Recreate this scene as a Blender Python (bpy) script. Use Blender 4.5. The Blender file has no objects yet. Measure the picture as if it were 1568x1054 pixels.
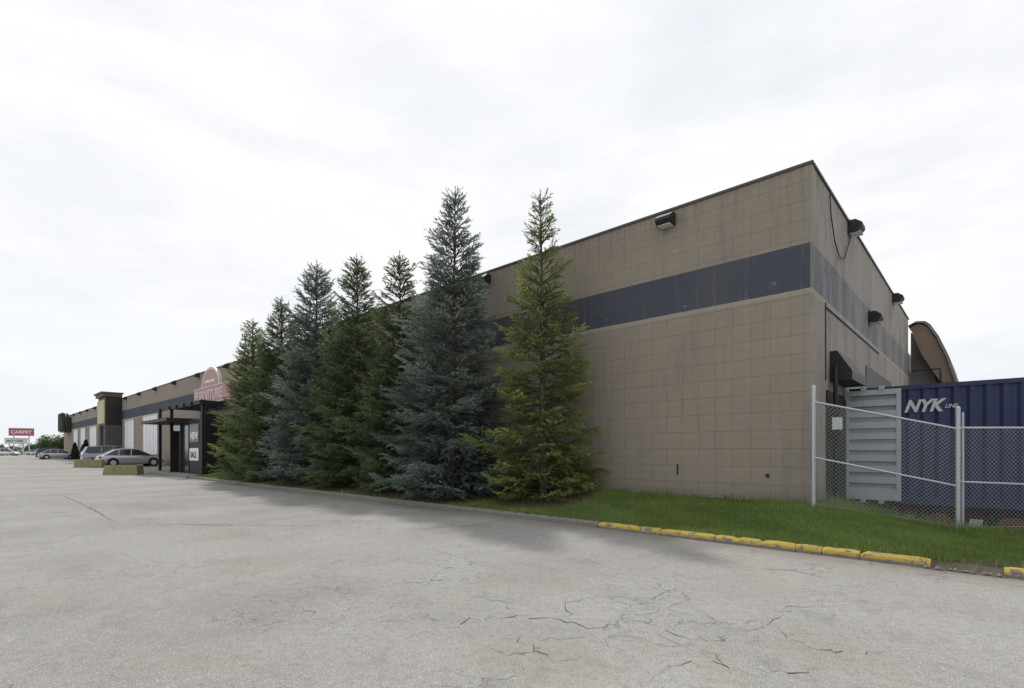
import bpy, bmesh, math, random
import numpy as np
from mathutils import Vector, Matrix
random.seed(7)
R=math.radians
scn=bpy.context.scene
col=scn.collection
# ------------------------------------------------------------------ frame
CX,CY=6.37,10.9
ANG=math.atan2(-0.6811,0.7323)
ca,sa=math.cos(ANG),math.sin(ANG)
def LW(s,b): return (CX+ca*s-sa*b, CY+sa*s+ca*b)
def sm(t):
    t=max(0.,min(1.,t)); return t*t*(3-2*t)
def ground_z(s,b):
    z=0.3*sm((-s-38)/14)
    if s>-0.6: z+=-0.65*sm((s+0.6)/0.5)*sm((b-1.3)/1.0)*(1-sm((b-34)/6))*(1-sm((s-45)/6))
    return z
def grass_z(s,b):
    f=1-sm(s/2.6) if s>0 else 1
    k=sm((b+3.2)/3.0)
    return 0.105+(0.345*f-0.04*(1-f))*k
# ------------------------------------------------------------------ materials
def mat(name,base=(.5,.5,.5),rough=.8,metal=0,spec=.3):
    m=bpy.data.materials.new(name); m.use_nodes=True
    b=m.node_tree.nodes['Principled BSDF']
    b.inputs['Base Color'].default_value=(*base,1); b.inputs['Roughness'].default_value=rough
    b.inputs['Metallic'].default_value=metal; b.inputs['Specular IOR Level'].default_value=spec
    return m
class NT:
    def __init__(s,m): s.t=m.node_tree; s.n=s.t.nodes; s.l=s.t.links; s.b=s.n.get('Principled BSDF')
    def new(s,k,**kw):
        n=s.n.new(k)
        for a,v in kw.items(): setattr(n,a,v)
        return n
    def inp(s,n,i,v):
        if isinstance(v,bpy.types.NodeSocket): s.l.new(v,n.inputs[i])
        else: n.inputs[i].default_value=v
    def math(s,op,a,b=0,c=None):
        n=s.new('ShaderNodeMath',operation=op); s.inp(n,0,a); s.inp(n,1,b)
        if c is not None: s.inp(n,2,c)
        return n.outputs[0]
    def mix(s,f,a,b,bt='MIX'):
        n=s.new('ShaderNodeMix',data_type='RGBA',blend_type=bt); s.inp(n,0,f)
        s.inp(n,6,a if isinstance(a,bpy.types.NodeSocket) else (*a,1)); s.inp(n,7,b if isinstance(b,bpy.types.NodeSocket) else (*b,1))
        return n.outputs[2]
    def noise(s,vec,scale,det=4,rough=.55,dist=0):
        n=s.new('ShaderNodeTexNoise'); s.inp(n,'Vector',vec); n.inputs['Scale'].default_value=scale
        n.inputs['Detail'].default_value=det; n.inputs['Roughness'].default_value=rough; n.inputs['Distortion'].default_value=dist
        return n.outputs['Fac']
    def ramp(s,v,lo,hi,a=0.,b=1.):
        n=s.new('ShaderNodeMapRange'); n.clamp=True; s.inp(n,0,v); s.inp(n,1,lo); s.inp(n,2,hi); s.inp(n,3,a); s.inp(n,4,b)
        return n.outputs[0]
    def obj(s): return s.new('ShaderNodeTexCoord').outputs['Object']
    def mapv(s,v,sc=(1,1,1),loc=(0,0,0)):
        n=s.new('ShaderNodeMapping'); s.inp(n,0,v); n.inputs['Scale'].default_value=sc; n.inputs['Location'].default_value=loc
        return n.outputs[0]
    def bump(s,h,st=.3,d=.02):
        n=s.new('ShaderNodeBump'); n.inputs['Strength'].default_value=st; n.inputs['Distance'].default_value=d
        s.inp(n,'Height',h); s.l.new(n.outputs[0],s.b.inputs['Normal'])
    def color(s,c): s.l.new(c,s.b.inputs['Base Color'])

def dirty(name,base,rough=.7,amt=.35,scale=3,metal=0,dark=(.03,.028,.025)):
    m=mat(name,base,rough,metal); t=NT(m); o=t.obj()
    n=t.noise(o,scale,5,.65); n2=t.noise(o,scale*9,3,.6)
    c=t.mix(t.ramp(n,.45,.75,0,amt),base,dark)
    c=t.mix(t.ramp(n2,.3,.7,0,.25),c,tuple(min(1,x*1.35+.01) for x in base))
    t.color(c); t.bump(n2,.15,.01)
    return m

def wall_mat():
    m=mat('block_wall_paint',rough=.85,spec=.2); t=NT(m); o=t.obj()
    sp=t.new('ShaderNodeSeparateXYZ'); t.inp(sp,0,o)
    h=t.math('ADD',sp.outputs[0],sp.outputs[1])
    cb=t.new('ShaderNodeCombineXYZ'); t.inp(cb,0,h); t.inp(cb,1,sp.outputs[2])
    br=t.new('ShaderNodeTexBrick'); br.offset=0.0; br.squash=1
    t.inp(br,'Vector',cb.outputs[0]); br.inputs['Scale'].default_value=1; br.inputs['Mortar Size'].default_value=.007
    br.inputs['Mortar Smooth'].default_value=.2
    br.inputs['Brick Width'].default_value=.41; br.inputs['Row Height'].default_value=.205
    br.inputs['Color1'].default_value=(.475,.475,.475,1); br.inputs['Color2'].default_value=(.525,.525,.525,1); br.inputs['Mortar'].default_value=(.5,.5,.5,1)
    b2=t.new('ShaderNodeTexBrick'); b2.offset=.5; b2.offset_frequency=2
    t.inp(b2,'Vector',cb.outputs[0]); b2.inputs['Scale'].default_value=1; b2.inputs['Mortar Size'].default_value=.006
    b2.inputs['Brick Width'].default_value=.82; b2.inputs['Row Height'].default_value=.41
    b2.inputs['Color1'].default_value=(.485,.485,.485,1); b2.inputs['Color2'].default_value=(.515,.515,.515,1)
    tan=(.300,.259,.214); blue=(.060,.071,.099)
    z=sp.outputs[2]
    wob=t.math('MULTIPLY',t.noise(o,6,3),.02)
    zz=t.math('ADD',z,wob)
    inb=t.math('MULTIPLY',t.math('GREATER_THAN',zz,5.08),t.math('LESS_THAN',zz,6.05))
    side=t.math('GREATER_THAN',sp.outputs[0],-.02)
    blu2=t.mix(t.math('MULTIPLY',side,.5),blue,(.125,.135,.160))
    c=t.mix(inb,tan,blu2)
    c=t.mix(.32,c,br.outputs['Color'],'OVERLAY')
    c=t.mix(.30,c,b2.outputs['Color'],'OVERLAY')
    big=t.noise(o,.35,5,.6)
    c=t.mix(t.ramp(big,.35,.7,0,.28),c,(.17,.15,.13))
    st=t.noise(t.mapv(o,(2.6,2.6,.22)),1.6,5,.65)
    c=t.mix(t.ramp(st,.56,.78,0,.22),c,(.38,.355,.32))
    st2=t.noise(t.mapv(o,(4,4,.3),(3,1,4)),1.6,5,.65)
    c=t.mix(t.ramp(st2,.54,.8,0,.36),c,(.11,.10,.09))
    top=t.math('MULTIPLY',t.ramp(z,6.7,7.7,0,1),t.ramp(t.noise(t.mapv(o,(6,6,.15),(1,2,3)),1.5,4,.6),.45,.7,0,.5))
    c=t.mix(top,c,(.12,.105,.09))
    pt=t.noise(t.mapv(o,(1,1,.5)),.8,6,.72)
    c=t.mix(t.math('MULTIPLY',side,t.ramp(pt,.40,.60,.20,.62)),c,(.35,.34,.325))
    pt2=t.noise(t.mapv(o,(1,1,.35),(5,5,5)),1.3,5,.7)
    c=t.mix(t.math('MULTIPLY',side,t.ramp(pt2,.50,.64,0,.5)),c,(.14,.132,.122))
    e=t.math('MULTIPLY',t.math('GREATER_THAN',zz,4.98),t.math('LESS_THAN',zz,5.08))
    c=t.mix(t.math('MULTIPLY',e,.35),c,(.42,.38,.33))
    brk=t.ramp(t.noise(o,.8,3),.38,.62,.12,1)
    mo=t.math('MULTIPLY',br.outputs['Fac'],brk)
    c=t.mix(t.math('MULTIPLY',mo,.28),c,(.12,.105,.09))
    brk2=t.ramp(t.noise(t.mapv(o,(1,1,1),(9,3,2)),.5,3),.5,.68,0,1)
    c=t.mix(t.math('MULTIPLY',t.math('MULTIPLY',b2.outputs['Fac'],brk2),.25),c,(.10,.09,.08))
    sc=t.noise(t.mapv(o,(1,1,1.6),(7,7,7)),2.2,4,.7)
    c=t.mix(t.ramp(sc,.66,.72,0,.35),c,(.36,.34,.31))
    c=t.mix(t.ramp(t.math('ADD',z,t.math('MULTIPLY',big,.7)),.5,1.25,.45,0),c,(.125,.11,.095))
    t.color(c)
    hh=t.math('SUBTRACT',t.math('MULTIPLY',t.noise(o,30,3),.35),br.outputs['Fac'])
    t.bump(hh,.35,.006)
    return m
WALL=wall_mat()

def asphalt_mat():
    m=mat('asphalt',rough=.9,spec=.2); t=NT(m); o=t.obj()
    sp=t.new('ShaderNodeSeparateXYZ'); t.inp(sp,0,o)
    fine=t.noise(o,110,2,.75); mid=t.noise(o,11,5,.7); big=t.noise(o,.42,6,.65); huge=t.noise(o,.08,3,.6)
    vo=t.new('ShaderNodeTexVoronoi'); t.inp(vo,'Vector',o); vo.inputs['Scale'].default_value=48
    vs=t.new('ShaderNodeTexVoronoi'); t.inp(vs,'Vector',t.mapv(o,(1,1,1),(4,4,0))); vs.inputs['Scale'].default_value=17
    c=t.mix(t.ramp(big,.36,.62),(.265,.258,.240),(.365,.357,.336))
    c=t.mix(t.ramp(huge,.42,.60,0,.5),c,(.41,.402,.378))
    c=t.mix(t.ramp(mid,.46,.70,0,.42),c,(.16,.156,.145))
    c=t.mix(t.ramp(fine,.42,.66,0,.70),c,(.09,.088,.082))
    c=t.mix(t.ramp(vo.outputs['Distance'],.12,.34,.65,0),c,(.54,.53,.505))
    c=t.mix(t.ramp(vs.outputs['Distance'],.05,.15,.8,0),c,(.08,.077,.072))
    st=t.noise(t.mapv(o,(1,1,1),(14,3,0)),.6,6,.7)
    c=t.mix(t.ramp(st,.55,.70,0,.40),c,(.24,.205,.15))
    st=t.noise(t.mapv(o,(1,1,1),(1,13,0)),1.0,6,.78)
    c=t.mix(t.ramp(st,.53,.66,0,.34),c,(.15,.146,.136))
    kd=t.math('ADD',sp.outputs[1],t.math('MULTIPLY',t.noise(o,2.5,5,.7),.9))
    c=t.mix(t.math('MULTIPLY',t.ramp(kd,-3.75,-3.05,0,.55),t.math('LESS_THAN',sp.outputs[1],-3)),c,(.17,.145,.11))
    dn=t.new('ShaderNodeTexNoise'); t.inp(dn,'Vector',o); dn.inputs['Scale'].default_value=1.7; dn.inputs['Detail'].default_value=5
    vm=t.new('ShaderNodeVectorMath',operation='SCALE'); t.inp(vm,0,dn.outputs['Color']); vm.inputs['Scale'].default_value=.9
    va=t.new('ShaderNodeVectorMath',operation='ADD'); t.inp(va,0,o); t.inp(va,1,vm.outputs[0])
    def crack(sc,w,lo,off):
        v=t.new('ShaderNodeTexVoronoi',feature='DISTANCE_TO_EDGE'); t.inp(v,'Vector',t.mapv(va.outputs[0],(1,1,1),off)); v.inputs['Scale'].default_value=sc
        k=t.ramp(v.outputs['Distance'],0,w,1,0)
        mk=t.ramp(t.noise(t.mapv(o,(1,1,1),off),.45,3,.6),lo,lo+.07)
        brk=t.ramp(t.noise(t.mapv(o,(1,1,1),off),5,3,.6),.38,.52)
        return t.math('MULTIPLY',t.math('MULTIPLY',k,mk),brk)
    ck=t.math('MAXIMUM',crack(.45,.0055,.50,(3,7,0)),crack(1.6,.012,.53,(11,2,0)))
    c=t.mix(t.math('MULTIPLY',ck,.6),c,(.075,.072,.066))
    ln=t.new('ShaderNodeVectorMath',operation='LENGTH'); t.inp(ln,0,o)
    c=t.mix(t.ramp(ln.outputs['Value'],190,215),c,(.09,.12,.05))
    t.color(c)
    hh=t.math('SUBTRACT',t.math('ADD',t.math('MULTIPLY',fine,.8),t.math('MULTIPLY',vs.outputs['Distance'],.4)),t.math('MULTIPLY',ck,1.3))
    t.bump(hh,.6,.012)
    return m
ASPH=asphalt_mat()
TAR=dirty('tar_crack',(.10,.095,.087),.9,.4,9)

def grass_mat():
    m=mat('grass_soil',rough=.95,spec=.1); t=NT(m); o=t.obj()
    n=t.noise(o,1.3,5,.6); f=t.noise(o,45,4,.7)
    c=t.mix(t.ramp(n,.35,.65),(.07,.115,.028),(.11,.17,.042))
    c=t.mix(t.ramp(f,.4,.7,0,.6),c,(.04,.05,.02))
    vc=t.new('ShaderNodeVertexColor'); vc.layer_name='dirt'
    sp=t.new('ShaderNodeSeparateColor'); t.inp(sp,0,vc.outputs[0])
    c=t.mix(sp.outputs[0],c,t.mix(f,(.13,.105,.07),(.06,.05,.035)))
    t.color(c); t.bump(f,.6,.03); return m
def leafmat(name,trans=.25):
    m=mat(name,rough=.6,spec=.25); t=NT(m)
    vc=t.new('ShaderNodeVertexColor'); vc.layer_name='Col'
    t.color(vc.outputs[0])
    tr=t.new('ShaderNodeBsdfTranslucent'); t.inp(tr,0,vc.outputs[0])
    mx=t.new('ShaderNodeMixShader'); mx.inputs[0].default_value=trans
    out=t.n['Material Output']
    t.l.new(t.b.outputs[0],mx.inputs[1]); t.l.new(tr.outputs[0],mx.inputs[2]); t.l.new(mx.outputs[0],out.inputs[0])
    return m
NEEDLE=leafmat('spruce_needles',.3); BLADE=leafmat('grass_blades',.35)
BARK=dirty('bark',(.10,.08,.062),.95,.5,8)
DARKM=dirty('dark_bronze_metal',(.022,.020,.019),.5,.2,4)
BLACK=dirty('black_cladding',(.014,.014,.015),.55,.15,4)
GREYF=dirty('grey_fins',(.05,.047,.044),.6,.3,2)
COPE=dirty('coping_metal',(.085,.072,.062),.55,.3,2)
GALV=mat('galvanised_steel',(.50,.52,.54),.45,.5)
WIRE=mat('fence_wire',(.44,.45,.46),.5,.3)
WHITE=dirty('white_panel',(.72,.73,.74),.5,.12,1.5,dark=(.3,.3,.3))
LETTER=dirty('weathered_white_lettering',(.55,.56,.58),.6,.3,5,dark=(.2,.2,.25))
REDS=dirty('sign_red',(.40,.10,.11),.5,.1,3)
PINK=dirty('sign_faded_pink',(.45,.24,.24),.5,.2,3)
PALE=dirty('sign_pale_letters',(.66,.58,.57),.5,.1,3)
YSIGN=dirty('sign_yellow',(.45,.42,.24),.5,.2,3)
STONE=dirty('stone_cladding',(.10,.095,.09),.9,.5,6)
ROOF=dirty('roof_gravel',(.2,.19,.18),.95,.3,2)
GLASS=mat('car_glass',(.02,.025,.03),.08,0,.6)
SHOPGL=mat('shop_glass',(.03,.035,.04),.1,0,.6)
TYRE=mat('tyre',(.02,.02,.02),.85)
RUST=dirty('rusty_steel',(.16,.065,.04),.8,.6,4)
CONC=dirty('concrete_grey',(.27,.26,.24),.9,.45,5)
# ------------------------------------------------------------------ mesh builder
class MB:
    def __init__(s): s.v=[]; s.f=[]; s.m=[]
    def add(s,vs,fs,m=0):
        o=len(s.v); s.v+= [tuple(p) for p in vs]
        for f in fs: s.f.append(tuple(i+o for i in f)); s.m.append(m)
    def box(s,x0,x1,y0,y1,z0,z1,m=0):
        v=[(x0,y0,z0),(x1,y0,z0),(x1,y1,z0),(x0,y1,z0),(x0,y0,z1),(x1,y0,z1),(x1,y1,z1),(x0,y1,z1)]
        s.add(v,[(0,3,2,1),(4,5,6,7),(0,1,5,4),(1,2,6,5),(2,3,7,6),(3,0,4,7)],m)
    def cyl(s,p0,p1,r0,r1=None,n=10,m=0,caps=True):
        r1=r0 if r1 is None else r1
        p0=Vector(p0);p1=Vector(p1); d=(p1-p0).normalized()
        a=d.orthogonal().normalized(); b=d.cross(a)
        vs=[]
        for p,r in ((p0,r0),(p1,r1)):
            for i in range(n):
                t=2*math.pi*i/n; vs.append(p+a*math.cos(t)*r+b*math.sin(t)*r)
        fs=[(i,(i+1)%n,n+(i+1)%n,n+i) for i in range(n)]
        if caps: fs+=[tuple(range(n))[::-1],tuple(range(n,2*n))]
        s.add(vs,fs,m)
    def prism_x(s,x0,x1,prof,m=0):
        n=len(prof); vs=[(x0,p[0],p[1]) for p in prof]+[(x1,p[0],p[1]) for p in prof]
        s.add(vs,[(i,(i+1)%n,n+(i+1)%n,n+i) for i in range(n)]+[tuple(range(n)),tuple(range(n,2*n))[::-1]],m)
    def prism_y(s,y0,y1,prof,m=0):
        n=len(prof); vs=[(p[0],y0,p[1]) for p in prof]+[(p[0],y1,p[1]) for p in prof]
        s.add(vs,[(i,(i+1)%n,n+(i+1)%n,n+i) for i in range(n)]+[tuple(range(n)),tuple(range(n,2*n))[::-1]],m)
    def build(s,name,mats,parent=None,smooth=False,loc=None,rot=None,bevel=0):
        me=bpy.data.meshes.new(name); me.from_pydata(s.v,[],s.f)
        for mm in (mats if isinstance(mats,(list,tuple)) else [mats]): me.materials.append(mm)
        me.polygons.foreach_set('material_index',s.m)
        bm=bmesh.new(); bm.from_mesh(me); bmesh.ops.recalc_face_normals(bm,faces=bm.faces); bm.to_mesh(me); bm.free()
        if smooth: me.polygons.foreach_set('use_smooth',[True]*len(me.polygons))
        o=bpy.data.objects.new(name,me); col.objects.link(o)
        if parent: o.parent=parent
        if loc: o.location=loc
        if rot is not None: o.rotation_euler=(0,0,rot)
        if bevel:
            b=o.modifiers.new('bev','BEVEL'); b.width=bevel; b.segments=2; b.limit_method='ANGLE'
        return o
def empty(name,loc=(0,0,0),rot=0,parent=None):
    e=bpy.data.objects.new(name,None); col.objects.link(e); e.location=loc; e.rotation_euler=(0,0,rot); e.empty_display_size=.3
    if parent: e.parent=parent
    return e
def text(name,body,size,loc,m,parent,sx=1,shear=0,ext=.004,offset=0):
    c=bpy.data.curves.new(name,'FONT'); c.body=body; c.size=size; c.extrude=ext; c.shear=shear; c.offset=offset
    c.materials.append(m); o=bpy.data.objects.new(name,c); col.objects.link(o)
    o.parent=parent; o.location=loc; o.rotation_euler=(R(90),0,0); o.scale=(sx,1,1); return o
def npmesh(name,V,F,mats,colors=None,attr='Col',parent=None,loc=None,rot=None):
    me=bpy.data.meshes.new(name); n=F.shape[1]
    me.vertices.add(len(V)); me.vertices.foreach_set('co',V.astype(np.float32).ravel())
    me.loops.add(F.size); me.loops.foreach_set('vertex_index',F.astype(np.int32).ravel())
    me.polygons.add(len(F)); me.polygons.foreach_set('loop_start',np.arange(0,F.size,n,dtype=np.int32))
    for mm in mats: me.materials.append(mm)
    me.update(calc_edges=True)
    if colors is not None:
        a=me.attributes.new(attr,'FLOAT_COLOR','POINT'); c=np.ones((len(V),4),np.float32); c[:,:3]=colors
        a.data.foreach_set('color',c.ravel())
    o=bpy.data.objects.new(name,me); col.objects.link(o)
    if parent: o.parent=parent
    if loc: o.location=loc
    if rot is not None: o.rotation_euler=(0,0,rot)
    return o
BL=dict(loc=(CX,CY,0),rot=ANG)
def rng(a,b,st): return list(np.arange(a,b,st))
# ------------------------------------------------------------------ ground
S=[-2500,-1200,-600,-300,-200,-150,-120,-90,-70]+rng(-58,-34,1.5)+rng(-34,-2,2)+rng(-1.5,3,.25)+rng(3,10,1)+rng(10,60,3)+[80,120,200,400,900,2500]
B=[-2500,-1200,-500,-250,-120,-60,-30,-15,-8,-4,-2]+rng(-1,4,.25)+rng(4,46,2)+[60,100,200,500,1200,2500]
V=[(s,b,ground_z(s,b)) for s in S for b in B]
nb=len(B); F=[(i*nb+j,(i+1)*nb+j,(i+1)*nb+j+1,i*nb+j+1) for i in range(len(S)-1) for j in range(nb-1)]
g=MB(); g.add(V,F); g=g.build('asphalt_ground',ASPH,**BL); g.data.polygons.foreach_set('use_smooth',[True]*len(g.data.polygons))
cr=MB()
def crackline(pts,w,z=.004,jit=.035):
    w*=.7
    P=[]
    for (x0,y0),(x1,y1) in zip(pts[:-1],pts[1:]):
        L=math.hypot(x1-x0,y1-y0); n=max(2,int(L/.07))
        for i in range(n):
            t=i/n; P.append((x0+(x1-x0)*t+random.gauss(0,jit),y0+(y1-y0)*t+random.gauss(0,jit)))
    P.append(pts[-1]); n=len(P); vs=[]
    for i,(x,y) in enumerate(P):
        q=P[min(i+1,n-1)]; p=P[max(i-1,0)]; dx,dy=q[0]-p[0],q[1]-p[1]; l=math.hypot(dx,dy)+1e-6
        ww=w*max(.05,random.gauss(.6,.45))*min(1,.15+3*min(i,n-1-i)/n)/2
        vs+=[(x-dy/l*ww,y+dx/l*ww,z),(x+dy/l*ww,y-dx/l*ww,z)]
    cr.add(vs,[(2*i,2*i+1,2*i+3,2*i+2) for i in range(n-1) if random.random()>.10])
crackline([(-16.5,18.7),(-12.1,14.6),(-8.6,11.2)],.05,jit=.02)
crackline([(-8.6,11.2),(-6.2,11.0),(-3.8,10.8)],.04,jit=.02)
crackline([(-1.95,5.58),(-1.44,6.13),(-.4,6.44),(.1,6.9)],.014)
crackline([(-.9,4.9),(-.51,4.74),(.04,4.98),(.53,4.83),(.68,4.57),(1.08,4.83)],.02)
crackline([(-.08,4.49),(.2,4.1),(.37,3.86),(.62,4.05)],.016)
crackline([(.53,4.83),(.55,5.3),(.9,5.6)],.012)
crackline([(1.34,4.65),(1.6,4.26),(2.0,4.57)],.018)
crackline([(2.35,4.65),(2.38,4.19),(2.66,4.05),(3.1,4.1)],.02)
crackline([(3.99,6.44),(3.77,6.79),(3.3,6.9)],.02)
crackline([(1.08,4.83),(1.34,4.65)],.012)
crackline([(2.0,4.57),(2.35,4.65),(2.8,5.2),(3.4,5.3)],.014)
crackline([(-.4,6.44),(-.6,7.5),(-1.6,8.6)],.012)
crackline([(1.0,3.7),(1.3,3.9),(1.9,3.7),(2.4,3.75)],.014)
crackline([(.9,5.6),(1.4,5.5),(1.9,5.9),(2.5,5.8)],.012)
crackline([(.04,4.98),(-.1,5.4),(-.5,5.7)],.010)
crackline([(1.6,4.26),(1.55,3.9),(1.8,3.5)],.010)
cr.build('asphalt_cracks',TAR)
# ------------------------------------------------------------------ grass verge
sg=rng(-31.4,-6,.4)+rng(-6,6,.15)+rng(6,26,.5)
TREES=[ # a,b,H,R,seed,kind
 (6.2,-1.4,8.85,1.55,1,'lime'),(9.45,-1.95,10.0,2.08,2,'blue'),(12.6,-1.6,8.85,1.98,3,'green'),
 (15.3,-1.7,9.4,1.98,4,'green'),(18.9,-1.7,10.1,2.25,5,'blue'),(22.6,-1.7,9.3,2.2,6,'green'),
 (25.8,-1.7,8.7,2.15,7,'lime2')]
def dirtf(s,b):
    d=0
    for T in TREES:
        r=math.hypot(s+T[0],b-T[1]); d=max(d,1-sm((r-T[3]*.7)/.8))
    if s>-.2: d=max(d,.55*sm((b-.6)/.8)+.8*sm((s-2.2)/.4)*(1-sm((s-3.0)/.4))*(1-sm((b+2.9)/.35)))
    return min(d,.9)
Vv=[];Cc=[]
nbb=26
for i,s in enumerate(sg):
    b1=0.0 if s<0 else 1.6
    for j in range(nbb):
        b=-3.2+(b1+3.2)*j/(nbb-1)
        z=grass_z(s,b)+random.uniform(-.008,.008)
        if s>0 and j==nbb-1: z=-.6
        Vv.append((s,b,z)); d=dirtf(s,b); Cc.append((d,d,d))
Ff=[(i*nbb+j,(i+1)*nbb+j,(i+1)*nbb+j+1,i*nbb+j+1) for i in range(len(sg)-1) for j in range(nbb-1)]
npmesh('grass_verge',np.array(Vv),np.array(Ff),[grass_mat()],np.array(Cc),'dirt',**BL)
rs=np.random.RandomState(3)
def blades(n,s0,s1,h0,h1,w,bmin=-3.24,bmax=None):
    s=rs.uniform(s0,s1,n); b=np.where(s<0,rs.uniform(bmin,-.02 if bmax is None else bmax,n),rs.uniform(bmin,1.45 if bmax is None else bmax,n))
    keep=np.array([rs.rand()>dirtf(a_,b_)*1.05 for a_,b_ in zip(s,b)]); s=s[keep];b=b[keep]; n=len(s)
    z=np.array([grass_z(a_,max(b_,-3.2)) for a_,b_ in zip(s,b)])-.01
    th=rs.uniform(0,2*math.pi,n); pat=.5+.5*np.sin(s*2.1+np.sin(b*3)*1.5)*np.sin(b*2.3+s*.7)
    h=rs.uniform(h0,h1,n)*(.7+.6*pat); ln=rs.uniform(0,.8,n)*h; ph=rs.uniform(0,2*math.pi,n)
    p0=np.stack([s-np.cos(th)*w,b-np.sin(th)*w,z],1);p1=np.stack([s+np.cos(th)*w,b+np.sin(th)*w,z],1)
    p2=np.stack([s+np.cos(ph)*ln,b+np.sin(ph)*ln,z+h],1)
    V=np.stack([p0,p1,p2],1).reshape(-1,3)
    k=rs.rand(n,1); c=np.array([.125,.20,.045])*(1-k)+np.array([.22,.30,.085])*k
    c=c*(.75+.5*pat[:,None]); dry=rs.rand(n)<.09; c[dry]=[.30,.26,.14]
    return V,np.repeat(c,3,0)
bl=[blades(95000,-9,7,.035,.09,.006),blades(28000,-31,-9,.05,.11,.014),blades(18000,7,25,.05,.1,.012),
    blades(3600,-9,9,.06,.15,.006,-3.28,-3.12),blades(2500,-.3,6,.08,.26,.007,.2,1.4),blades(2600,-31,-.1,.1,.24,.007,-.12,-.01)]
V=np.concatenate([x[0] for x in bl]); C=np.concatenate([x[1] for x in bl])
npmesh('grass_blades',V,np.arange(len(V)).reshape(-1,3),[BLADE],C,**BL)
# ------------------------------------------------------------------ kerb
def kerb_mat():
    m=mat('kerb_concrete',rough=.9,spec=.2); t=NT(m); o=t.obj()
    sp=t.new('ShaderNodeSeparateXYZ'); t.inp(sp,0,o)
    n=t.noise(o,5,6,.75); f=t.noise(o,40,3,.6)
    con=t.mix(n,(.14,.135,.12),(.26,.25,.23))
    yel=t.mix(f,(.48,.34,.06),(.62,.47,.13))
    y=t.math('MULTIPLY',t.math('GREATER_THAN',sp.outputs[0],-3.15),t.ramp(n,.52,.58,1,0))
    zt=t.math('ADD',sp.outputs[2],t.math('MULTIPLY',t.math('SUBTRACT',n,.5),.10))
    y=t.math('MULTIPLY',y,t.ramp(zt,.03,.05,0,1))
    c=t.mix(y,con,yel)
    c=t.mix(t.ramp(f,.5,.75,0,.5),c,(.08,.07,.05))
    t.color(c); t.bump(n,.6,.02); return m
KM=kerb_mat()
k=MB()
def kerbseg(s0,s1):
    n=max(2,int((s1-s0)/.07)); vs=[]
    for i in range(n+1):
        s=s0+(s1-s0)*i/n; e=min(i,n-i)
        j=lambda a: random.uniform(-a,a)
        ch=.014 if e==0 else 0
        if random.random()<.05: ch+=.025
        prof=[(-3.365,-.05),(-3.36+j(.003),.085-ch+j(.003)),(-3.335+j(.004),.118-ch+j(.003)),(-3.235+j(.004),.122-ch+j(.003)),(-3.205,.110-ch),(-3.2,-.05)]
        vs+=[(s,p[0],p[1]) for p in prof]
    m=6; fs=[(i*m+q,(i+1)*m+q,(i+1)*m+q+1,i*m+q+1) for i in range(n) for q in range(m-1)]
    fs+=[tuple(range(m)),tuple(range(n*m,n*m+m))[::-1]]
    k.add(vs,fs)
s=-31.2
while s<-3.2:
    L=min(random.choice([1.5,1.8,2.4]),-3.15-s); kerbseg(s,s+L-.012); s+=L
for a_,b_ in [(-3.14,-2.265),(-2.257,-1.76),(-1.75,-.75),(-.74,.03),(.04,.52),(.53,.88),(.89,1.37),(1.38,2.18),(2.9,5.2),(5.21,7),(7.01,9),(9.01,12),(12.01,16),(16.01,20),(20.01,25)]: kerbseg(a_,b_)
k.box(-31.45,-31.22,-3.4,-.05,-.05,.125)
k.build('kerb',KM,**BL)
rb=MB()
for i in range(150):
    s=random.uniform(2.12,2.95) if i<70 else random.uniform(-3,8); b=random.uniform(-3.42,-3.15) if i<70 else random.uniform(-3.8,-3.40); r=random.uniform(.008,.035) if i<70 else random.uniform(.005,.014)
    z=0 if i>=70 else .02
    vs=[(s+random.uniform(.6,1)*r*math.cos(t),b+random.uniform(.6,1)*r*math.sin(t),z) for t in [x*math.pi/3 for x in range(6)]]
    vs+=[(v[0]*.5+s*.5,v[1]*.5+b*.5,z+r*random.uniform(.6,1)) for v in vs]
    rb.add(vs,[(q,(q+1)%6,6+(q+1)%6,6+q) for q in range(6)]+[tuple(range(6,12))])
rb.build('kerb_rubble',CONC,**BL)
m=MB(); n=14; vs=[]
for i in range(n+1):
    s=2.16+.76*i/n
    vs+=[(s,-3.42+random.uniform(-.04,.04),.004),(s,-3.32,.04+random.uniform(-.02,.02)),(s,-3.19,.10)]
m.add(vs,[(3*i+q,3*i+3+q,3*i+4+q,3*i+1+q) for i in range(n) for q in range(2)])
m.build('dirt_patch',dirty('dirt',(.12,.10,.07),.95,.5,12),**BL)
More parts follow.
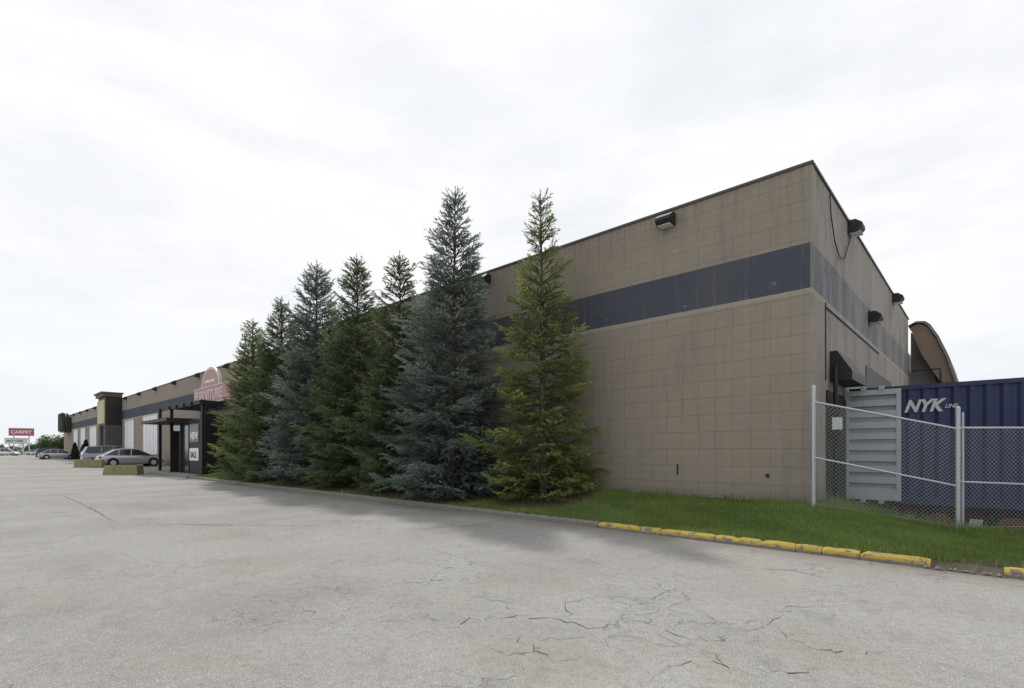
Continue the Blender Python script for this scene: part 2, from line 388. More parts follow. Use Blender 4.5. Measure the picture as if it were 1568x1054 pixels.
# ------------------------------------------------------------------ building
bd=empty('warehouse_building',(CX,CY,0),ANG)
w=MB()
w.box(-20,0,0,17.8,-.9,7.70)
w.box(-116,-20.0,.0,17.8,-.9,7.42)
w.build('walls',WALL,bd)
c=MB()
c.box(-20.03,.035,-.035,.16,7.70,7.76); c.box(-.16,.036,.16,17.84,7.70,7.76)
c.box(-116,-20.03,-.035,.16,7.42,7.48)
c.box(-19.9,-.2,.2,17.7,7.702,7.705,1)
c.build('coping',[COPE,ROOF],bd)
w=MB(); w.box(-.14,.012,-.012,-.002,.3,7.69); w.box(.002,.012,-.002,.16,.3,7.69); w.build('corner_trim',WALL,bd)
w=MB(); w.box(-31.2,-.0,-.03,-.002,.3,.50); w.build('plinth',CONC,bd)
def wallpack(x,z,parent,side=False,sc=1.):
    m=MB(); prof=[(0,.16),(-.16,.16),(-.30,.05),(-.30,-.03),(-.20,-.14),(0,-.14)]
    prof=[(p[0]*sc,p[1]*sc) for p in prof]
    m.prism_x(-.21*sc,.21*sc,prof,0); m.box(-.17*sc,.17*sc,-.27*sc,-.02,-.155*sc,-.141*sc,1)
    m.box(-.08,.08,-.03,.0,.16*sc,.24*sc,0)
    o=m.build('wall_light',[DARKM,WHITE],parent,bevel=.012)
    if side: o.location=(.0,x,z); o.rotation_euler=(0,0,R(90))
    else: o.location=(x,0,z)
for a_ in [3.25,9.9]: wallpack(-a_,7.44,bd)
a_=16.2
while a_<114: wallpack(-a_,7.42-(.15 if a_>20 else 0),bd,sc=1.1); a_+=6.25
wallpack(4.0,7.55,bd,True,1.1); wallpack(12.6,7.52,bd,True,1.15); wallpack(7.2,5.75,bd,True,1.15)
m=MB()
m.cyl((-7.6,-.02,4.6),(-7.6,-.02,7.5),.014)
m.cyl((-15.5,-.02,.5),(-15.5,-.02,7.5),.02)
pts=[(.03,1.55,7.6),(.04,1.65,7.1),(.05,2.0,6.6),(.05,2.5,6.4),(.05,3.1,6.5),(.05,3.6,7.0),(.05,3.9,7.4)]
for p,q in zip(pts[:-1],pts[1:]): m.cyl(p,q,.014,n=6)
m.cyl((.02,1.2,5.0),(.02,1.2,3.2),.012); m.cyl((.02,1.2,4.9),(.02,9,4.9),.015)
m.build('conduit',DARKM,bd)
m=MB(); m.box(-3.0,-2.975,-.03,0,1.0,1.25); m.box(-.9,-.84,-.03,0,1.0,1.08); m.build('hose_bib',DARKM,bd)
m=MB()
m.box(.0,.03,1.3,3.3,-.75,3.0,0); m.box(.03,.06,2.06,3.24,-.75,2.9,1)
m.prism_y(1.7,3.5,[(0,3.95),(.15,3.95),(.45,3.45),(.45,3.25),(0,3.25)],0)
m.box(0,.28,1.35,1.85,1.9,2.6,0); m.cyl((.14,1.6,2.6),(.14,1.6,3.6),.05); m.cyl((.14,1.6,-.5),(.14,1.6,1.9),.05)
m.box(.12,.32,1.33,1.34,2.08,2.36,2)
m.box(0,.02,6.5,12,0,4.2,3)
m.build('side_door',[DARKM,BLACK,WHITE,DARKM],bd)
BRN=dirty('brown_hood_metal',(.225,.165,.125),.65,.45,1.2,dark=(.10,.08,.065)); GRYM=dirty('grey_hood_metal',(.20,.195,.19),.6,.3,2)
m=MB()
out=[(0,7.45),(.3,7.6),(.62,7.55),(.8,7.38),(1.1,6.8),(1.45,5.85),(1.72,4.75)]
inn=[(p[0]-.09,p[1]-.06) for p in out]
poly=out+inn[::-1]
m.prism_y(17.85,24,[(max(0,p[0]),p[1]) for p in poly],1)
m.prism_y(17.98,24,[(.05,7.36),(.3,7.5),(.58,7.42),(.72,7.25),(1.0,6.7),(1.35,5.8),(1.6,4.72),(1.15,4.72),(.5,6.0)],0)
m.prism_y(18.9,24,[(0,7.3),(.4,6.9),(.9,5.2),(.9,4.7),(0,4.7)],1)
m.build('curved_loading_hood',[BRN,GRYM],bd)
m=MB(); m.box(-20,-.5,17.8,40,-.9,7.0); m.box(-.5,0,17.85,26,-.9,5.2); m.build('rear_wing',WALL,bd)
m=MB()
for i in range(5): m.box(.3,1.2,17.0+i*.25,17.15+i*.25,4.3-.22*i,4.35-.22*i)
m.cyl((1.2,17,5.2),(1.2,18.2,4.2),.03); m.cyl((1.2,17,4.3),(1.2,17,5.2),.03); m.cyl((.2,17,5.2),(1.2,17,5.2),.03); m.box(.02,1.3,16.9,17.2,4.0,4.1)
m.cyl((1.2,17,-.6),(1.2,17,4.2),.05); m.build('access_stair',DARKM,bd)
m=MB()
for s0,s1,z0,z1 in [(-66.6,-62.4,1.9,4.8),(-58.3,-53.0,1.3,4.9),(-89,-84,1.2,4.8),(-97,-93,1.2,4.8),(-104,-100,1.2,4.8)]:
    m.box(s0,s1,-.06,-.004,z0,z1,0)
    m.box(s0-.1,s0,-.09,-.004,z0-.1,z1+.1,1); m.box(s1,s1+.1,-.09,-.004,z0-.1,z1+.1,1); m.box(s0,s1,-.09,-.004,z1,z1+.1,1); m.box(s0,s1,-.09,-.004,z0-.1,z0,1)
    q=s0+1.3
    while q<s1-.4: m.box(q-.03,q+.03,-.075,-.06,z0,z1,1); q+=1.3
m.build('front_windows',[WHITE,GALV],bd)  # panes are white: reflection in the glass painted as colour
m=MB(); m.box(-41.6,-34.0,-.22,-.004,5.05,6.15,0); m.box(-41.7,-33.9,-.24,-.0045,5.0,5.05,1); m.box(-41.7,-33.9,-.24,-.0045,6.15,6.2,1)
n=20; arc=[(-37.9+1.9*math.cos(t*math.pi/n),6.2+1.35*math.sin(t*math.pi/n)) for t in range(n+1)]
m.prism_y(-.22,-.004,arc,1)
arc=[(-37.9+1.7*math.cos(t*math.pi/n),6.24+1.15*math.sin(t*math.pi/n)) for t in range(n+1)]
m.prism_y(-.24,-.223,arc,0); m.box(-39.0,-36.8,-.25,-.241,6.45,6.65,1)
m.build('wall_sign',[PINK,PALE,REDS],bd)
text('sign_letters','FURNITURE',1.0,(-41.3,-.235,5.25),PALE,bd,1.15,0,.01,.01)
m=MB()
m.box(-33.0,-32.9,-2.0,-.004,0.05,3.9,0)
for i in range(14): m.box(-32.9,-32.86,-1.98+i*.14,-1.92+i*.14,.1,3.88,0)
m.box(-40,-39.9,-2.0,-.004,0,3.0,0)
m.box(-33.0-.9,-33.0,-2.0,-1.9,0.05,3.9,0); m.box(-36.3,-36.1,-2.0,-1.9,0,3.5,0); m.box(-38.2,-38.05,-2,-1.9,0,3.5,0)
m.box(-40,-33,-1.98,-.004,3.5,3.62,0)
m.box(-43.5,-36.5,-3.2,-.004,3.55,3.75,1)
for x in (-43.2,-40.1,-33.1): m.box(x,x+.18,-2.15,-1.97,0,4.75,0)
for x in (-40.1,-33.1): m.box(x,x+.18,-.2,-.01,0,4.75,0)
m.box(-40.2,-32.8,-2.2,-1.95,4.5,4.75,0); m.box(-40.2,-32.8,-.3,-.05,4.5,4.75,0)
for x in (-39.9,-38.2,-36.5,-34.8,-33.0): m.box(x,x+.12,-2.3,-.02,4.52,4.72,0)
m.box(-42.0,-36.4,-1.7,-1.66,.1,3.4,2)
m.box(-35.9,-34.1,-2.03,-1.99,2.15,3.3,3); m.box(-35.9,-34.1,-2.03,-1.99,.95,1.75,4)
m.box(-36.0,-33.95,-1.985,-1.9,.0,3.45,0)
m.build('entrance_canopy',[BLACK,DARKM,SHOPGL,CONC,WHITE],bd)
text('canopy_sign','NEW',.62,(-35.75,-2.035,2.35),WHITE,bd,1.1,0,.003,.02)
text('door_sign','SALE',.5,(-35.65,-2.035,1.15),BLACK,bd,1.1,0,.003,.02)
m=MB(); m.box(-44,-31.5,-2.6,-.01,-.05,.06,0); m.build('entrance_walk',CONC,bd)
m=MB()
m.box(-72.5,-68.4,-1.5,-.004,4.4,7.55,0); m.box(-72.7,-68.2,-1.75,-.004,7.55,7.9,1); m.box(-72.8,-68.1,-1.9,.1,7.9,8.05,1)
m.box(-69.6,-68.4,-1.5,-.004,.2,4.4,2); m.box(-72.5,-71.3,-1.5,-.004,.2,4.4,2)
m.box(-72.4,-68.5,-1.62,-1.5,4.6,7.2,3)
for i in range(12):
    for j in range(4):
        m.box(-68.4,-68.37+random.uniform(0,.03),-1.48+j*.36,-1.15+j*.36,.3+i*.34,.61+i*.34,2)
m.build('entrance_portal',[DARKM,COPE,STONE,YSIGN],bd)
m=MB()
m.box(-112,-107,-1.0,-.004,4.6,7.0,0)
for i in range(5): m.prism_y(-1.2,-1.01,[(-112+i*1.1,4.8),(-111.6+i*1.1,4.8),(-111.4+i*1.2,7.7),(-111.9+i*1.2,7.7)],0)
for i in range(3): m.prism_x(-106.99,-106.8,[(-1.0+i*.35,4.8),(-.8+i*.35,4.8),(-1.1+i*.35,7.6),(-1.4+i*.35,7.6)],0)
m.build('finned_crown',[GREYF],bd)
# ------------------------------------------------------------------ container
ce=empty('shipping_container',(CX,CY,0),ANG)
def paint(name,base,rustamt=.5):
    m=mat(name,base,.5,0,.35); t=NT(m); o=t.obj()
    n=t.noise(o,.9,5,.65); f=t.noise(t.mapv(o,(3,3,.6)),3,5,.7)
    c=t.mix(t.ramp(n,.35,.7,0,.3),base,tuple(x*1.6+.015 for x in base))
    c=t.mix(t.ramp(f,.62,.70,0,rustamt),c,(.12,.05,.03)); t.color(c); return m
BLUE=paint('container_blue_paint',(.029,.038,.098)); DOORP=paint('container_door_paint',(.40,.44,.47),.35); DOORSHADE=paint('container_door_painted_shade',(.24,.275,.30),.35)  # last one: door paint darkened, shade of the rib recesses put into colour
cs0,cs1,cb0,cb1,cz0,cz1=.1,12.3,3.4,5.84,.30,3.19
m=MB()
for (x0,x1) in ((cs0,cs0+.12),(cs1-.12,cs1)):
    m.box(x0,x1,cb0,cb0+.12,cz0,cz1); m.box(x0,x1,cb1-.12,cb1,cz0,cz1)
for b0 in (cb0,cb1-.10):
    m.box(cs0+.12,cs1-.12,b0,b0+.10,cz0,cz0+.16); m.box(cs0+.12,cs1-.12,b0,b0+.10,cz1-.10,cz1)
for b0 in (cb0+.02,cb1-.06):
    x=cs0+.12; P=[]
    while x<cs1-.12:
        for dx,dy in ((0,0),(.072,0),(.14,.045),(.21,.045)): P.append((x+dx,b0+dy))
        x+=.278
    vs=[(p[0],p[1],cz0+.16) for p in P]+[(p[0],p[1],cz1-.10) for p in P]; n=len(P)
    m.add(vs,[(i,i+1,n+i+1,n+i) for i in range(n-1)])
m.box(cs0+.05,cs1-.05,cb0+.09,cb1-.09,cz1-.06,cz1-.02); m.box(cs0,cs1,cb0+.1,cb1-.1,cz0+.03,cz0+.1)
m.box(cs1-.05,cs1-.02,cb0+.1,cb1-.1,cz0,cz1)
m.build('container_body',BLUE,ce)
d=MB(); x0,x1=.02,1.19; y0,y1=cb0-.12,cb0-.03
d.box(x0,x0+.09,y0,y1,cz0+.06,cz1-.07); d.box(x1-.09,x1,y0,y1,cz0+.06,cz1-.07)
d.box(x0+.09,x1-.09,y0,y1,cz0+.06,cz0+.20); d.box(x0+.09,x1-.09,y0,y1,cz1-.20,cz1-.07)
z=cz0+.20; nz=9; hz=(cz1-.20-z)/nz
for i in range(nz):
    P=[(y0+.015,z+i*hz),(y0+.015,z+(i+.55)*hz),(y0+.05,z+(i+.66)*hz),(y0+.05,z+(i+.9)*hz),(y0+.015,z+(i+1)*hz)]
    vs=[(x0+.09,p[0],p[1]) for p in P]+[(x1-.09,p[0],p[1]) for p in P]
    for q in range(4): d.add([vs[q],vs[q+1],vs[5+q+1],vs[5+q]],[(0,1,2,3)],0 if q==0 else 1)
for x in (.42,.80): 
    for zz in (cz0+.03,cz1-.03): d.box(x-.05,x+.05,y0-.03,y1,zz-.05,zz+.05)
d.build('open_container_door',[DOORP,DOORSHADE],ce)
text('container_letters','NYK',.40,(1.24,cb0+.012,2.54),LETTER,ce,.86,.35,.006,.016)
text('container_letters_small','LINE',.13,(2.00,cb0+.012,2.60),LETTER,ce,.85,.3,.006,.002)
m=MB()
for b0 in (3.95,5.1): m.box(.3,12,b0,b0+.14,-.02,.28)
for x in range(1,12,2): m.box(x,x+.1,3.5,5.7,.08,.22)
for sx in (1.9,3.15,9.9,11.15):
    for b0 in (3.45,5.35):
        m.cyl((sx,b0,-.15),(sx,b0+.28,-.15),.5,n=24,m=1); m.cyl((sx,b0-.01,-.15),(sx,b0+.02,-.15),.27,n=18,m=0)
m.box(.5,.6,3.5,3.6,-.6,.1); m.box(4.5,4.62,3.6,3.7,-.6,.1)
m.build('chassis_trailer_frame',[RUST,TYRE],ce)
wd=dirty('weathered_wood',(.16,.10,.065),.9,.5,6)
m=MB()
for i in range(14):
    x=random.uniform(.5,8); b=random.uniform(2.7,3.3); z=-.62+random.uniform(0,.5); L=random.uniform(.8,2.2)
    m.box(x,x+L,b,b+.12,z,z+.09)
m.build('timber_pile',wd,**BL)
# ------------------------------------------------------------------ fence
fe=empty('chain_link_fence')
def fence_run(p,q,zb0,zb1,zt0,zt1,mid=True):
    m=MB(); x0,y0=p;x1,y1=q; L=math.hypot(x1-x0,y1-y0)
    P=lambda t,z:(x0+(x1-x0)*t,y0+(y1-y0)*t,z)
    zb=lambda t:zb0+(zb1-zb0)*t; zt=lambda t:zt0+(zt1-zt0)*t
    m.cyl(P(0,zt0),P(1,zt1),.022)
    if mid: m.cyl(P(0,zb0+.47*(zt0-zb0)),P(1,zb1+.43*(zt1-zb1)),.02)
    m.cyl(P(0,zb0+.06),P(1,zb1+.06),.004,n=4)
    H=zt0-zb0; st=.082; ww=.0021
    u=-H
    nx,ny=-(y1-y0)/L,(x1-x0)/L
    while u<L:
        for sgn in (1,-1):
            a0,a1=(u,u+H) ; h0,h1=(0,1) if sgn>0 else (1,0)
            if a0<0: f=-a0/H; h0=h0+(h1-h0)*f; a0=0
            if a1>L: f=(L-u)/H; h1=f if sgn>0 else (1-f); a1=L
            if a1-a0<.01: continue
            t0,t1=a0/L,a1/L
            A=Vector(P(t0,zb(t0)+(zt(t0)-zb(t0))*h0)); Bv=Vector(P(t1,zb(t1)+(zt(t1)-zb(t1))*h1))
            d=(Bv-A).normalized(); n_=Vector((nx,ny,0)); s_=d.cross(n_)*ww; o_=n_*(.003*sgn)
            m.add([A-s_+o_,A+s_+o_,Bv+s_+o_,Bv-s_+o_],[(0,1,2,3)],1)
        u+=st
    return m.build('mesh_panel',[GALV,WIRE],fe)
P1=(6.2,10.55);P2=(8.7,10.0);P3=(10.75,9.95);P4=(16.6,4.6)
fence_run(P1,P2,.45,.06,2.60,2.02); fence_run(P2,P3,.06,.06,2.04,2.04); fence_run(P3,P4,.06,.06,2.04,2.04)
m=MB()
def post(p,z0,z1,r=.035): m.cyl((p[0],p[1],z0),(p[0],p[1],z1),r,n=14); m.cyl((p[0],p[1],z1),(p[0],p[1],z1+.05),r*1.15,r*.3,n=14)
post(P1,.3,2.90,.03); post((6.27,10.62),.3,2.9,.02); post(P2,-.1,2.42,.04); post((8.80,10.01),-.1,2.3,.024)
post(P3,-.1,2.2); post(P4,-.1,2.2); post((13.6,7.35),-.1,2.1)
for z in (.5,1.0,1.5,2.0): m.cyl((P2[0],P2[1],z),(P2[0],P2[1],z+.03),.048,n=14)
m.build('posts',GALV,fe,smooth=False)
# ------------------------------------------------------------------ spruces
def spruce(a_,b_,H,Rr,seed,kind):
    r=np.random.RandomState(seed*17+3); rd=random.Random(seed)
    far=min(1,max(0,(a_-9)/12)); dens=72-36*far; nl=.062*(1+.35*far); nw=.0092*(1+.6*far)
    cols={'blue':((.046,.066,.054),(.275,.33,.285)),'green':((.032,.054,.027),(.20,.255,.125)),
          'lime':((.050,.073,.026),(.33,.39,.125)),'lime2':((.045,.068,.025),(.26,.32,.11))}[kind]
    spc={'lime':.27,'lime2':.25}.get(kind,.245); nbr=9 if kind=='lime' else 10
    T0=[];TD=[];TL=[];TC=[]
    wood=MB(); zb=.10
    lean=(rd.uniform(-.12,.12),rd.uniform(-.12,.12))
    wood.cyl((0,0,-.3),(lean[0]*.6,lean[1]*.6,H*.6),.13*H/9,.055,n=8); wood.cyl((lean[0]*.6,lean[1]*.6,H*.6),(lean[0],lean[1],H),.055,.008,n=6)
    h=zb; lobe=[rd.uniform(.82,1.16) for _ in range(9)]
    while h<H-.4:
        u=h/H
        Lmax=Rr*min(1.0,(1-u)**.84*1.17)*(0.94+.06*sm(h/.8))
        nn=nbr if u<.7 else max(5,int(nbr*.7))
        band=rd.uniform(.80,1.12)
        for i in range(nn):
            ph=2*math.pi*(i+rd.random()*.9)/nn+h*2.3
            lb=lobe[int(ph/(2*math.pi)*8+h*.6)%9]
            L=Lmax*band*rd.uniform(.66,1.12)*lb+.05
            if rd.random()<.10: L*=1.22
            hh=h+rd.uniform(-.12,.12)
            e0=-.30+1.15*u**1.4+rd.uniform(-.16,.16); cu=.26
            if h<.6: e0=max(e0,-.12)
            f=np.array([math.cos(ph),math.sin(ph),0]); sd=np.array([-f[1],f[0],0]); base=np.array([lean[0]*u,lean[1]*u,hh])
            cv=rd.uniform(.55,1.35)
            def pt(t): return base+f*L*t+np.array([0,0,L*(e0*t+cu*t*t)])
            K=4; prev=pt(0)
            for q in range(K):
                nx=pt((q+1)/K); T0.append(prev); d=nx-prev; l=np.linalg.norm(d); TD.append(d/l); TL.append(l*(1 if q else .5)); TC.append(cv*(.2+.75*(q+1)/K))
                wood.cyl(prev,nx,.018*(1-q/K)+.003,.018*(1-(q+1)/K)+.002,n=3,caps=False); prev=nx
            t=.22; side=1
            step=.085/max(L,.1)
            while t<.99:
                fw=np.array([f[0],f[1],e0+2*cu*t])
                d=fw*rd.uniform(.6,1.0)+sd*side*rd.uniform(.45,.9)+np.array([0,0,rd.uniform(-.34,.15)]); d/=np.linalg.norm(d)
                l=(min(.64,.56*(1-t)*L+.13))*rd.uniform(.55,1.2)
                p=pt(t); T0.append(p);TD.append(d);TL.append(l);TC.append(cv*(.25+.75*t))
                if l>.18:
                    for q in (.3,.5,.7,.88):
                        d2=d*.8+sd*side*rd.uniform(-.6,.6)+np.array([0,0,rd.uniform(-.40,.10)])+f*.3; d2/=np.linalg.norm(d2)
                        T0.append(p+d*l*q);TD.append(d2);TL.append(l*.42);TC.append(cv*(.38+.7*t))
                side=-side; t+=step*rd.uniform(.7,1.3)
        h+=spc*rd.uniform(.65,1.35)*(1 if u<.75 else .85)
    T0.append(np.array([lean[0],lean[1],H-.75]));TD.append(np.array([0,0,1.]));TL.append(.75);TC.append(1)
    for q in range(5):
        an=q*1.256+rd.random(); T0.append(np.array([lean[0],lean[1],H-.32])); dd=np.array([math.cos(an)*.6,math.sin(an)*.6,.8]); TD.append(dd/np.linalg.norm(dd)); TL.append(.13);TC.append(.9)
    T0=np.array(T0);TD=np.array(TD);TL=np.array(TL);TC=np.array(TC)
    cnt=np.maximum(2,(TL*dens).astype(int)); idx=np.repeat(np.arange(len(TL)),cnt); N=len(idx)
    tt=r.rand(N); pos=T0[idx]+TD[idx]*(TL[idx]*tt)[:,None]
    rv=r.normal(size=(N,3)); rv/=np.linalg.norm(rv,axis=1)[:,None]
    d=TD[idx]*.85+rv*.65; d/=np.linalg.norm(d,axis=1)[:,None]
    wv=np.cross(d,r.normal(size=(N,3))); wv/=np.linalg.norm(wv,axis=1)[:,None]+1e-6
    ll=(nl*r.uniform(.7,1.3,N))[:,None]
    Vt=np.stack([pos-wv*nw,pos+wv*nw,pos+d*ll],1)
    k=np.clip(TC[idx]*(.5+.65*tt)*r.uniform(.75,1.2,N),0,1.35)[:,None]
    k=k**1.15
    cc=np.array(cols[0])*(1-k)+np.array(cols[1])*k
    dead=r.rand(N)<.025; cc[dead]=[.14,.09,.05]
    cc=np.repeat(np.clip(cc,.008,1)[:,None,:],3,1)
    Vt[:,:,2]=np.maximum(Vt[:,:,2],0.02)
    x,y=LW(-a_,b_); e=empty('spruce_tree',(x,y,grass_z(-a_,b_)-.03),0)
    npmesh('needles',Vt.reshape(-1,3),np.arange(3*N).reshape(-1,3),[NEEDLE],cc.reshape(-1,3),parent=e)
    wood.build('trunk_and_limbs',BARK,e)
    return N
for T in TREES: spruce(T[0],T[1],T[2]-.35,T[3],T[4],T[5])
# ------------------------------------------------------------------ planters
PL=dirty('planter_side',(.26,.225,.12),.9,.45,4)
for a_,b_,L in ((39.0,-5.0,1.95),(49.2,-5.3,1.9)):
    m=MB(); z=ground_z(-a_,b_); H=.62; h0=L/2
    v=[(-h0-.06,-.42,0),(h0+.06,-.42,0),(h0+.06,.42,0),(-h0-.06,.42,0),(-h0,-.36,H),(h0,-.36,H),(h0,.36,H),(-h0,.36,H),(-h0+.12,-.26,H),(h0-.12,-.26,H),(h0-.12,.26,H),(-h0+.12,.26,H)]
    m.add(v,[(0,1,5,4),(1,2,6,5),(2,3,7,6),(3,0,4,7),(4,5,9,8),(5,6,10,9),(6,7,11,10),(7,4,8,11)])
    m.box(-h0+.12,h0-.12,-.26,.26,.2,H-.06,1)
    x,y=LW(-a_,b_); m.build('concrete_planter',[PL,BARK],None,loc=(x,y,z),rot=R(8),bevel=.02)
# ------------------------------------------------------------------ cars
def carpaint(n,c): 
    m=mat(n,c,.28,.35,.5); m.node_tree.nodes['Principled BSDF'].inputs['Coat Weight'].default_value=.6; return m
def car(name,x,y,z,rot,paintm,kind='sedan',L=4.6):
    e=empty(name,(x,y,z),rot); k=L/4.6; sv=1.0 if kind=='sedan' else 1.14
    m=MB()
    st=[(-2.3,.45,.62,.70),(-2.22,.30,.86,.82),(-1.9,.24,.95,.88),(-1.2,.2,.96,.90),(0,.2,.94,.91),(.9,.2,.93,.90),(1.5,.22,.86,.88),(2.0,.25,.76,.84),(2.22,.32,.66,.76),(2.3,.42,.56,.66)]
    if kind=='suv': st=[(-2.3,.5,.9,.78),(-2.25,.32,1.05,.86)]+st[2:]
    vs=[]
    for X,zl,zt,hw in st:
        zt*=sv; mid=(zl+zt)/2
        vs+=[(X*k,s*w_,zz) for s,w_,zz in ((-1,hw*.86,zl),(-1,hw,zl+.12),(-1,hw*1.0,mid+.05),(-1,hw*.95,zt-.07),(-1,hw*.80,zt),(1,hw*.80,zt),(1,hw*.95,zt-.07),(1,hw*1.0,mid+.05),(1,hw,zl+.12),(1,hw*.86,zl))]
    q=10; fs=[(i*q+j,(i+1)*q+j,(i+1)*q+(j+1)%q,i*q+(j+1)%q) for i in range(len(st)-1) for j in range(q)]
    fs+=[tuple(range(q)),tuple(range((len(st)-1)*q,len(st)*q))[::-1]]
    m.add(vs,fs)
    m.build('body',paintm,e,smooth=True)
    if kind=='sedan': gh=[(-1.95,.92,.92,.74,.74),(-1.15,.92,1.36,.80,.62),(-.6,.92,1.44,.80,.62),(.1,.92,1.45,.80,.62),(.45,.92,1.38,.80,.62),(1.35,.90,.91,.76,.74)]
    else: gh=[(-2.22,1.05,1.1,.78,.74),(-1.95,1.05,1.62,.82,.66),(-.6,1.05,1.70,.82,.68),(.2,1.05,1.69,.82,.68),(.5,1.05,1.6,.82,.66),(1.25,1.0,1.03,.78,.74)]
    m=MB(); vs=[]
    for X,zl,zt,wl,wt in gh: vs+=[(X*k,-wl,zl-.03),(X*k,-wt,zt),(X*k,wt,zt),(X*k,wl,zl-.03)]
    m.add(vs,[(i*4+j,(i+1)*4+j,(i+1)*4+j+1,i*4+j+1) for i in range(len(gh)-1) for j in range(3)],0)
    m.build('windows',GLASS,e)
    m=MB()
    for i in range(1,len(gh)-2):
        A,Bq=gh[i],gh[i+1]; m.add([(A[0]*k,-A[4]-.01,A[2]+.012),(Bq[0]*k,-Bq[4]-.01,Bq[2]+.012),(Bq[0]*k,Bq[4]+.01,Bq[2]+.012),(A[0]*k,A[4]+.01,A[2]+.012)],[(0,1,2,3)])
    for s_ in (-1,1):
        for i in range(len(gh)-1):
            A,Bq=gh[i],gh[i+1]; m.cyl((A[0]*k,s_*(A[4]+.005),A[2]),(Bq[0]*k,s_*(Bq[4]+.005),Bq[2]),.035,n=6)
        for X in (-1.0,-.15): m.cyl((X*k,s_*.82,gh[0][1]),(X*k+.05,s_*.645,gh[2][2]-.02),.04,n=6)
    m.build('roof',paintm,e)
    m=MB()
    for X in (-1.4,1.42):
        for s_ in (-1,1):
            m.cyl((X*k,s_*.70,.33),(X*k,s_*.925,.33),.33,n=22,m=0); m.cyl((X*k,s_*.9,.33),(X*k,s_*.935,.33),.2,n=14,m=1)
            m.cyl((X*k,s_*.7,.36),(X*k,s_*.915,.36),.385,n=22,m=0)
    m.build('wheels',[TYRE,GALV],e)
    m=MB()
    for s_ in (-1,1):
        m.box(-2.32*k,-2.2*k,s_*.72-.12,s_*.72+.1,.7*sv,.85*sv,0); m.box(2.12*k,2.27*k,s_*.6-.14,s_*.6+.14,.55*sv,.66*sv,1); m.box(.75*k,.92*k,s_*.98-.08,s_*.98+.08,.95*sv,1.06*sv,2)
    m.box(-2.335*k,-2.3*k,-.28,.28,.48,.6,1); m.build('lights_mirrors',[REDS,WHITE,DARKM],e)
silver=carpaint('silver_paint',(.36,.38,.40)); bluew=carpaint('blue_paint',(.20,.23,.30)); whitep=carpaint('white_paint',(.6,.6,.6)); dkp=carpaint('dark_paint',(.05,.055,.06))
VDIR=ANG+R(90)
def carl(a_,b_,rot,*args,**kw):
    x,y=LW(-a_,b_); car('parked_car',x,y,ground_z(-a_,b_)+.0,rot,*args,**kw)
carl(49.6,-2.7,VDIR+R(4),silver,'sedan',4.5)
carl(55.5,-2.9,VDIR,bluew,'suv',4.4)
carl(97,-2.6,VDIR,silver,'sedan',4.4); carl(101,-2.6,VDIR,dkp,'suv',4.4)
car('parked_car',-128,138,.3,R(10),whitep,'sedan'); car('parked_car',-137,140,.3,R(190),dkp,'suv'); car('parked_car',-119,131,.3,R(20),silver,'suv'); car('parked_car',-126,128,.3,R(20),whitep,'suv')
for a_,b_,h in ((80.5,-1.6,2.6),(84,-1.4,2.0),(93,-1.2,2.4)):
    n=5000; r=np.random.RandomState(int(a_)); u=r.rand(n); th=r.uniform(0,6.283,n); rr=(.55*(1-u)**.7+.05)*r.uniform(.5,1,n)
    p=np.stack([rr*np.cos(th),rr*np.sin(th),u*h],1); q=r.normal(size=(n,3))*.06; q2=r.normal(size=(n,3))*.06
    V=np.stack([p,p+q,p+q2],1).reshape(-1,3); c=np.repeat(r.uniform(.5,1.2,(n,1))*np.array([[.03,.05,.025]]),3,0)
    x,y=LW(-a_,b_); e=empty('cypress_shrub',(x,y,.3)); npmesh('foliage',V,np.arange(3*n).reshape(-1,3),[BLADE],c,parent=e)
    m=MB(); m.cyl((0,0,0),(0,0,h*.7),.04,.01,n=6); m.build('stem',BARK,e)
# ------------------------------------------------------------------ distant things
def pole_sign(x,y,w_,h_,zc,body,bgm,tm,rot=0):
    e=empty('roadside_sign',(x,y,0),rot); m=MB()
    m.box(-w_/2,w_/2,-.15,.15,zc-h_/2,zc+h_/2,0); m.box(-w_/2-.1,w_/2+.1,-.2,.2,zc+h_/2,zc+h_/2+.15,1); m.box(-w_/2-.1,w_/2+.1,-.2,.2,zc-h_/2-.15,zc-h_/2,1)
    m.cyl((-w_*.3,0,0),(-w_*.3,0,zc-h_/2),.15,m=1); m.cyl((w_*.3,0,0),(w_*.3,0,zc-h_/2),.15,m=1)
    m.build('sign_panel',[bgm,GALV],e); text('sign_text',body,h_*.62,(-w_*.42,-.17,zc-h_*.22),tm,e,1.0,0,.01,.03)
pole_sign(-143.5,150,5.4,2.0,7.0,'CARPET',REDS,WHITE,R(40))
GRN=dirty('sign_green',(.08,.2,.12),.5,.1,3)
pole_sign(-146,151,5.0,1.4,4.4,'MOTORS',WHITE,GRN,R(40))
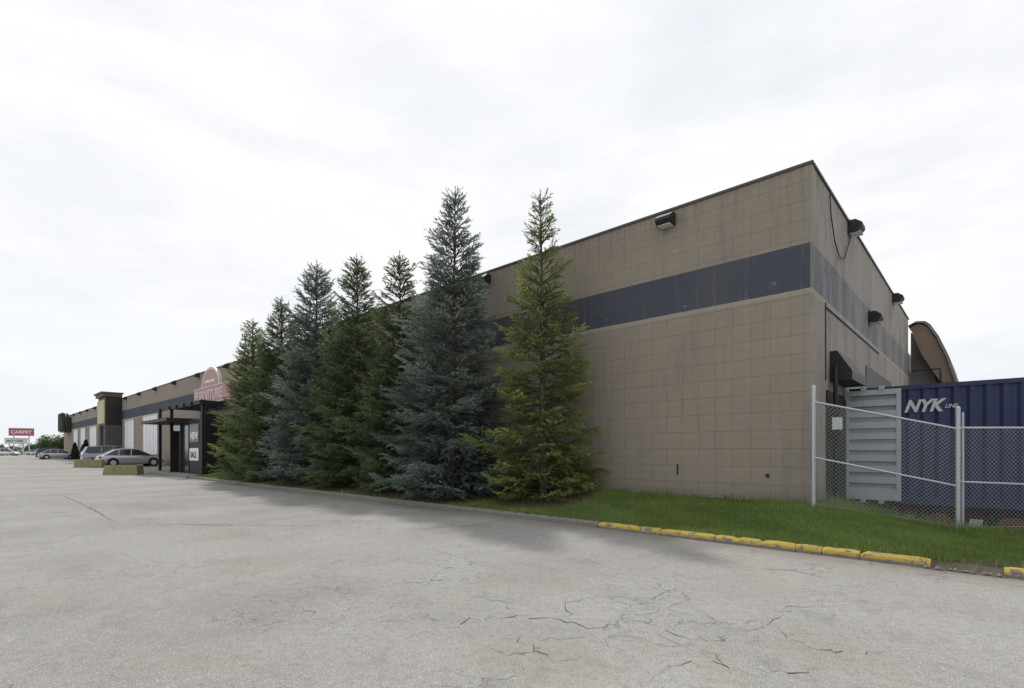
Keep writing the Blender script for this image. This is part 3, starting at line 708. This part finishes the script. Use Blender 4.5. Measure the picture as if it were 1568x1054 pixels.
def treeline(name,pts,seed):
    r=np.random.RandomState(seed); Vs=[];Cs=[]
    for (x,y,h,w_) in pts:
        for _ in range(9):
            cx,cy,cz=x+r.uniform(-.5,.5)*w_,y+r.uniform(-.5,.5)*w_,h*r.uniform(.35,.8); rad=h*r.uniform(.16,.3); n=260
            d=r.normal(size=(n,3)); d/=np.linalg.norm(d,axis=1)[:,None]; p=np.array([cx,cy,cz])+d*rad*r.uniform(.6,1.1,(n,1))
            p[:,2]=np.maximum(p[:,2],.2)
            q=r.normal(size=(n,2,3))*h*.035
            Vs.append(np.stack([p,p+q[:,0],p+q[:,1]],1).reshape(-1,3)); c=np.array([.09,.13,.05])*r.uniform(.6,1.5,(n,1)); Cs.append(np.repeat(c,3,0))
    V=np.concatenate(Vs);C=np.concatenate(Cs); e=npmesh(name,V,np.arange(len(V)).reshape(-1,3),[BLADE],C)
    m=MB()
    for (x,y,h,w_) in pts: m.cyl((x,y,0),(x,y,h*.6),.2,.08,n=6)
    m.build('trunks',BARK,e)
pts=[]
for i in range(70):
    x=-330+i*4.2+random.uniform(-2,2); pts.append((x,260+random.uniform(-15,30),random.uniform(3,6),6))
pts+=[(-160,180,7,6),(-157,182,8,6),(-163,183,6.5,6),(-168,182,5,5),(-172,184,4,5)]
treeline('distant_trees',pts,5)
# ------------------------------------------------------------------ sky, sun
sd=Vector((-.29*math.cos(R(50)),.957*math.cos(R(50)),math.sin(R(50)))).normalized()
wd_=bpy.data.worlds.new('World'); scn.world=wd_; wd_.use_nodes=True
t=NT(wd_); bg=t.n['Background']
sk=t.new('ShaderNodeTexSky'); sk.sky_type='NISHITA'; sk.sun_disc=False; sk.sun_elevation=R(50); sk.sun_rotation=math.atan2(-.29,.957)%(2*math.pi)
gc=t.new('ShaderNodeTexCoord').outputs['Generated']
gs=t.new('ShaderNodeSeparateXYZ'); t.inp(gs,0,gc)
n1=t.noise(t.mapv(gc,(1,1,2.8)),1.5,6,.55,.3); n2=t.noise(t.mapv(gc,(1,1,3.6),(4,2,1)),3.0,6,.6,.2)
cl=t.mix(t.ramp(n1,.35,.62),(8.9,9.15,9.5),(10.0,10.0,10.05))
cl=t.mix(t.ramp(n2,.44,.68,0,.8),cl,(8.2,8.45,8.9))
cl=t.mix(t.ramp(gs.outputs[2],0,.32,.45,0),cl,(8.2,8.7,9.3))
c=t.mix(t.ramp(n1,.25,.42,.88,.98),sk.outputs[0],cl)
t.l.new(c,bg.inputs[0]); bg.inputs[1].default_value=.104
sl=bpy.data.lights.new('sun','SUN'); sl.energy=2.8; sl.angle=R(2.6); sl.color=(1,.96,.9)
so=bpy.data.objects.new('sun',sl); col.objects.link(so); so.rotation_euler=(-sd).to_track_quat('-Z','Y').to_euler(); so.location=(0,0,30)
# ------------------------------------------------------------------ camera
cd=bpy.data.cameras.new('camera'); cd.sensor_width=36; cd.lens=36*785/1568; cd.shift_y=163/1568; cd.clip_end=6000; cd.clip_start=.05
co=bpy.data.objects.new('camera',cd); col.objects.link(co); co.location=(0,0,1.6); co.rotation_euler=(R(90),0,0)
scn.camera=co
scn.view_settings.view_transform='Standard'; scn.view_settings.look='None'; scn.view_settings.exposure=0
